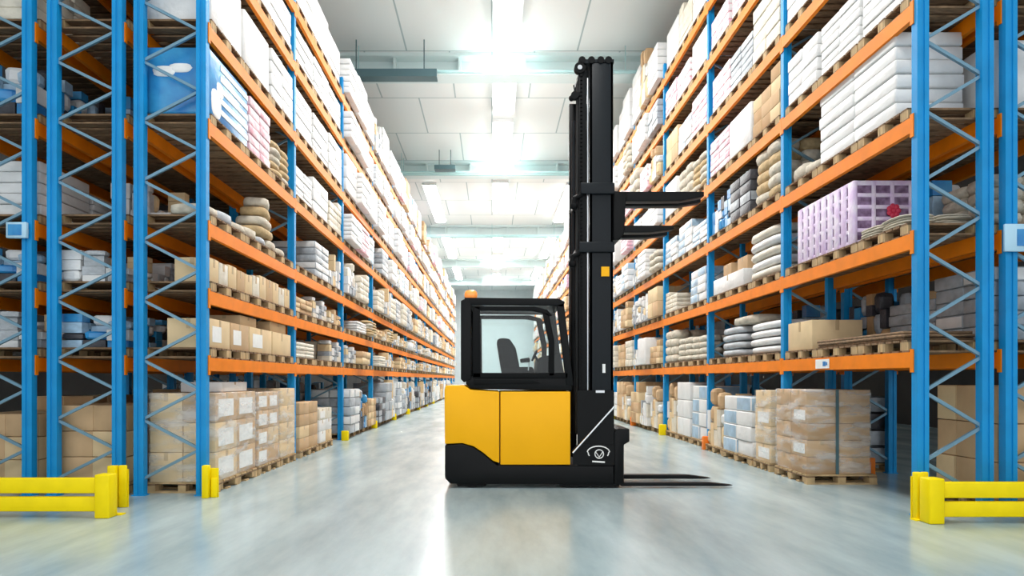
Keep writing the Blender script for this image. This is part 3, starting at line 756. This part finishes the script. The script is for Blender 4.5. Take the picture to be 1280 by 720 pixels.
q.box(a[0], b[0]-.03, Y0+.06, Y0+.14, b[1], a[1], M_black); q.box(a[0], b[0]-.03, Y1-.14, Y1-.06, b[1], a[1], M_black); tp('rear_window_frame', q)
a = P(601, 388); b = P(700, 466)
def pane(ya, nm='window_pane'):
    q = MB(); q.prism(poly([(600, 387), (690, 387), (702, 404), (709, 468), (600, 468)]), ya, ya+.006, M_glass); tp(nm, q)
pane(Y0+.03); pane(Y1-.036)
q = MB(); x, z = P(588, 367); c = P(588, 371.5)
q.blob((x, Y0+.2, 2.505), (.085, .075, .065), M_beacon, .75, 20, 12); beac = tp('beacon', q, smooth=True, lbl='orange warning beacon')
q = MB(); q.tube([(x, Y0+.2, 2.43), (x, Y0+.2, 2.46)], .06, M_blackp, 16); tp('beacon_base', q)
# seat
def S_(pts, ya, yb, mm, nm, bv=.03, par=T, lbl=None): q = MB(); q.prism(poly(pts), ya, yb, mm); return tp(nm, q, par, lbl, bevel=bv, )
seat = S_([(621, 423), (626, 420), (638, 421), (646, 433), (650, 452), (652, 466), (628, 466)], Y0+.35, Y0+.85, M_blackp, 'seat_back', .035)
S_([(628, 458), (668, 458), (672, 468), (628, 468)], Y0+.33, Y0+.88, M_blackp, 'seat_cushion', .02)
S_([(676, 446), (702, 440), (708, 470), (672, 470)], Y0+.15, Y1-.15, M_blackp, 'dashboard', .02)
S_([(651, 448), (663, 446), (664, 452), (652, 453)], Y0+.22, Y0+.32, M_blackp, 'armrest', .01)
q = MB(); cx, cz = P(671, 443)
q.tube([(cx+.06*math.cos(a_)*.5, Y0+.45+.15*math.sin(a_), cz+.04*math.cos(a_)*1.6) for a_ in [2*PI*k/20 for k in range(20)]], .012, M_blackp, 8, True)
q.tube([(cx, Y0+.45, cz), (cx+.1, Y0+.45, cz-.14)], .018, M_blackp, 8); tp('steering_wheel', q, smooth=True)
q = MB(); a = P(662, 453); q.tube([(a[0], Y0+.28, a[1]-.1), (a[0]+.01, Y0+.28, a[1]+.05)], .008, M_steel, 8); q.blob((a[0]+.01, Y0+.28, a[1]+.06), (.02, .02, .025), M_label, 1, 10, 7); tp('control_lever', q)
# wheels
def wheel(px, r_, ya, yb, nm='wheel'):
    x = (px-VX)/SC; q = MB(); q.tube([(x, ya, r_), (x, ya+.02, r_), (x, yb-.02, r_), (x, yb, r_)], r_, M_rubber, 28)
    o = tp(nm, q); q = MB(); q.tube([(x, ya-.01, r_), (x, yb+.01, r_)], r_*.45, M_steel, 16); tp('hub', q, o)
q = MB(); a, b = P(572, 604), P(609, 613)
wheel(590, .12, Y0+.06, Y0+.26); wheel(590, .12, Y1-.26, Y1-.06); wheel(745, .12, Y0+.05, Y0+.22); wheel(745, .12, Y1-.22, Y1-.05)
q = MB(); q.prism(poly([(568, 600), (609, 600), (607, 608), (572, 608)]), Y0+.03, Y0+.055, M_blackp); tp('wheel_cover', q)
q = MB(); q.prism(poly([(698, 600), (776, 600), (774, 608.5), (700, 608.5)]), Y0+.01, Y0+.045, M_blackp); tp('wheel_cover', q)
# mast
ZT = CH+(VY-75)/SC
def rail(x0, x1, ya, yb, z0, z1, op=1):       # channel section
    q = MB(); q.box(x0, x1, ya, ya+.02, z0, z1, M_blackm)
    q.box(x0, x0+.035, ya, yb, z0, z1, M_blackm); q.box(x1-.035, x1, ya, yb, z0, z1, M_blackm)
    return q
for (ya, yb, mir) in ((Y0+.04, Y0+.15, 0), (Y1-.15, Y1-.04, 1)):
    if mir:
        q = MB(); q.box(1.30, 1.56, yb-.02, yb, .12, ZT, M_blackm); q.box(1.30, 1.335, ya, yb, .12, ZT, M_blackm); q.box(1.525, 1.56, ya, yb, .12, ZT, M_blackm)
    else: q = rail(1.26, 1.56, ya, yb, .12, ZT)
    tp('mast_rail', q, bevel=.006)
for (ya, yb) in ((Y0+.06, Y0+.13), (Y1-.13, Y1-.06)):
    q = MB(); q.box(1.12, 1.22, ya, yb, .15, ZT-.10, M_black); q.box(1.225, 1.245, ya-.005, ya+.02, .6, ZT-.2, M_steel); tp('inner_mast_rail', q, bevel=.004)
q = MB(); q.prism(poly([(722, 488), (768, 488), (768, 582), (722, 582)]), Y0+.02, Y0+.036, M_black); tp('mast_foot_plate', q)
for z in (1.0, 2.2, 3.7, 4.9, 5.4):
    q = MB(); q.box(1.30, 1.46, Y0+.1, Y1-.1, z-.06, z+.06, M_blackm); tp('cross_member', q)
for yy in (Y0+.22, Y1-.22):
    q = MB(); q.tube([(1.17, yy, .2), (1.17, yy, 3.2)], .045, M_black, 14); q.tube([(1.17, yy, 3.2), (1.17, yy, 5.1)], .028, M_blackm, 12); tp('lift_cylinder', q, smooth=False)
q = MB()                                # lift chain: links
z = .6
while z < ZT-.15:
    q.box(1.135, 1.165, Y0+.035, Y0+.05, z, z+.035, M_blackp); z += .05
tp('lift_chain', q)
q = MB(); q.tube([(1.10, Y0+.1, .7), (1.10, Y0+.1, 3.0), (1.11, Y0+.1, 5.2), (1.15, Y0+.1, 5.42), (1.22, Y0+.1, 5.46)], .02, M_rubber, 8); tp('hydraulic_hose', q, smooth=True)
# mast head with pulleys
q = MB(); q.box(1.16, 1.57, Y0+.04, Y1-.04, ZT-.02, ZT+.03, M_blackm)
for x in (1.16, 1.28, 1.40, 1.5): q.tube([(x, Y0+.03, ZT+.02), (x, Y0+.1, ZT+.02)], .045, M_blackp, 14)
tp('mast_head', q)
q = MB(); q.tube([(1.13, Y0+.03, ZT-.08), (1.13, Y0+.1, ZT-.08)], .07, M_blackp, 18); q.tube([(1.13, Y0+.02, ZT-.08), (1.13, Y0+.11, ZT-.08)], .03, M_steel, 12); tp('chain_pulley', q)
a = P(719, 117); q = MB(); q.tube([(a[0], Y0+.04, a[1]), (a[0], Y0+.1, a[1])], .05, M_blackp, 14); q.bar((a[0]-.02, Y0+.07, a[1]), (1.16, Y0+.07, a[1]+.03), .05, .04, M_blackp)
q.bar((a[0]+.01, Y0+.07, a[1]), (a[0]-.01, Y0+.07, a[1]+.14), .015, .015, M_blackp); q.blob((a[0]-.04, Y0+.07, a[1]-.03), (.035, .03, .04), M_blackp, 1, 10, 7); tp('hose_guide', q)
# collars
for (py0, py1, lx) in ((228, 244, 726), (302, 317, 724)):
    a = P(lx, py1); b = P(768.5, py0); q = MB()
    q.box(a[0], b[0], Y0+.0, Y0+.035, a[1]+.02, b[1], M_blackm); q.box(a[0], b[0]-.2, Y0+.035, Y1-.04, a[1]+.04, b[1]-.02, M_blackm)
    o = tp('mast_collar', q, bevel=.01)
    c = P(lx-9, py1+12); q = MB()
    q.tube([(a[0]+.06, Y0+.05, a[1]+.08), (a[0]-.02, Y0+.05, a[1]), (c[0]+.02, Y0+.05, c[1]+.10), (c[0], Y0+.05, c[1])], .035, M_blackp, 10)
    q.blob((c[0]+.01, Y0+.05, c[1]), (.05, .04, .05), M_blackp, .9, 12, 8); tp('hose_clamp', q, o)
for (x0_, x1_, y0_, y1_, mm, nm, lb) in ((752, 762, 333, 345, M_tyel, 'sticker', 'yellow sticker'), (753.5, 757, 455, 466, M_label, 'sticker', 'white sticker'), (745, 756, 488, 491, M_steel, 'sticker', 'grey sticker')):
    a = P(x0_, y1_); b = P(x1_, y0_); q = MB(); q.box(a[0], b[0], Y0+.012 if nm == 'x' else Y0+.016, Y0+.0395 if y0_ < 480 else Y0+.019, a[1], b[1], mm); tp(nm, q, None or T, lb)
# raised fork carriage
q = MB(); q.prism(poly([(768, 236), (786, 238), (784, 250), (782, 290), (776, 298), (768, 298)]), Y0+.08, Y0+.75, M_black); tp('fork_carriage', q, bevel=.01)
def fork(pxe, py0, py1, ya, yb, nm='fork'):
    q = MB(); z1_ = CH-(py0-VY)/SC; z0_ = CH-(py1-VY)/SC; xe = (pxe-VX)/SC; x0_ = 1.60
    q.prism([(x0_, z0_), (xe-.3, z0_+.005), (xe, z0_+(z1_-z0_)*.5), (xe, z1_), (x0_, z1_)], ya, yb, M_black); return tp(nm, q, bevel=.004)
fork(884, 236, 248, Y0+.12, Y0+.26, 'upper_fork'); fork(890, 236, 246, Y0+.44, Y0+.58, 'upper_fork')
fork(846, 279, 288, Y0+.12, Y0+.26, 'lower_arm'); fork(846, 280, 288, Y0+.44, Y0+.58, 'lower_arm'); 
q = MB(); a = P(768, 250); q.tube([(1.62, Y0+.16, 3.98), (1.75, Y0+.16, 3.98), (2.0, Y0+.16, 4.35), (2.05, Y0+.16, 4.5)], .012, M_rubber, 8); 
# lower carriage and floor forks
q = MB(); q.prism(poly([(768, 540), (772, 536), (787, 536), (787, 552), (780, 556), (780, 606), (768, 606)]), Y0+.0, Y1-.0, M_black); tp('lower_carriage', q, bevel=.01)
def leg(xe, y_, ztop, w_=.12):
    q = MB(); q.prism([(1.66, .025), (xe-.1, .025), (xe, .035), (xe-.3, ztop*.9), (1.66, ztop)], y_, y_+w_, M_black); tp('floor_fork', q, bevel=.004)
leg(3.10, Y0+.02, .075); leg(3.02, Y0+.62, .085)
# strut and emblem
q = MB(); a = P(716, 566); b = P(768, 508); q.tube([(a[0], Y0-.0, a[1]), (b[0], Y0+.0, b[1])], .014, M_chrome, 10); tp('gas_strut', q, lbl='bright steel diagonal strut')
q = MB(); c = P(748, 568)
q.prism(poly([(716, 581), (716, 562), (722, 556), (768, 556), (768, 581)]), Y0+.004, Y0+.02, M_black); tp('foot_cover', q)
q = MB()
pts = [(P(748, 566)[0]+.145*math.cos(t_)*(1 if math.sin(t_) > 0 else .9), Y0-.002, P(748, 566)[1]+.085*math.sin(t_)) for t_ in [PI*(-.15)+1.3*PI*k/18 for k in range(19)]]
q.tube(pts, .008, M_label, 6)
c = P(749, 567)
q.tube([(c[0]+.055*math.cos(t_), Y0-.002, c[1]-.005+.055*math.sin(t_)) for t_ in [2*PI*k/18 for k in range(18)]], .007, M_label, 6, True)
q.tube([(c[0]-.05, Y0-.002, c[1]+.03), (c[0], Y0-.002, c[1]-.045), (c[0]+.05, Y0-.002, c[1]+.03)], .007, M_label, 6)
q.tube([(c[0]-.09, Y0-.002, c[1]-.10), (c[0]+.07, Y0-.002, c[1]-.11)], .011, M_label, 6)
tp('emblem', q, lbl='white winged emblem')
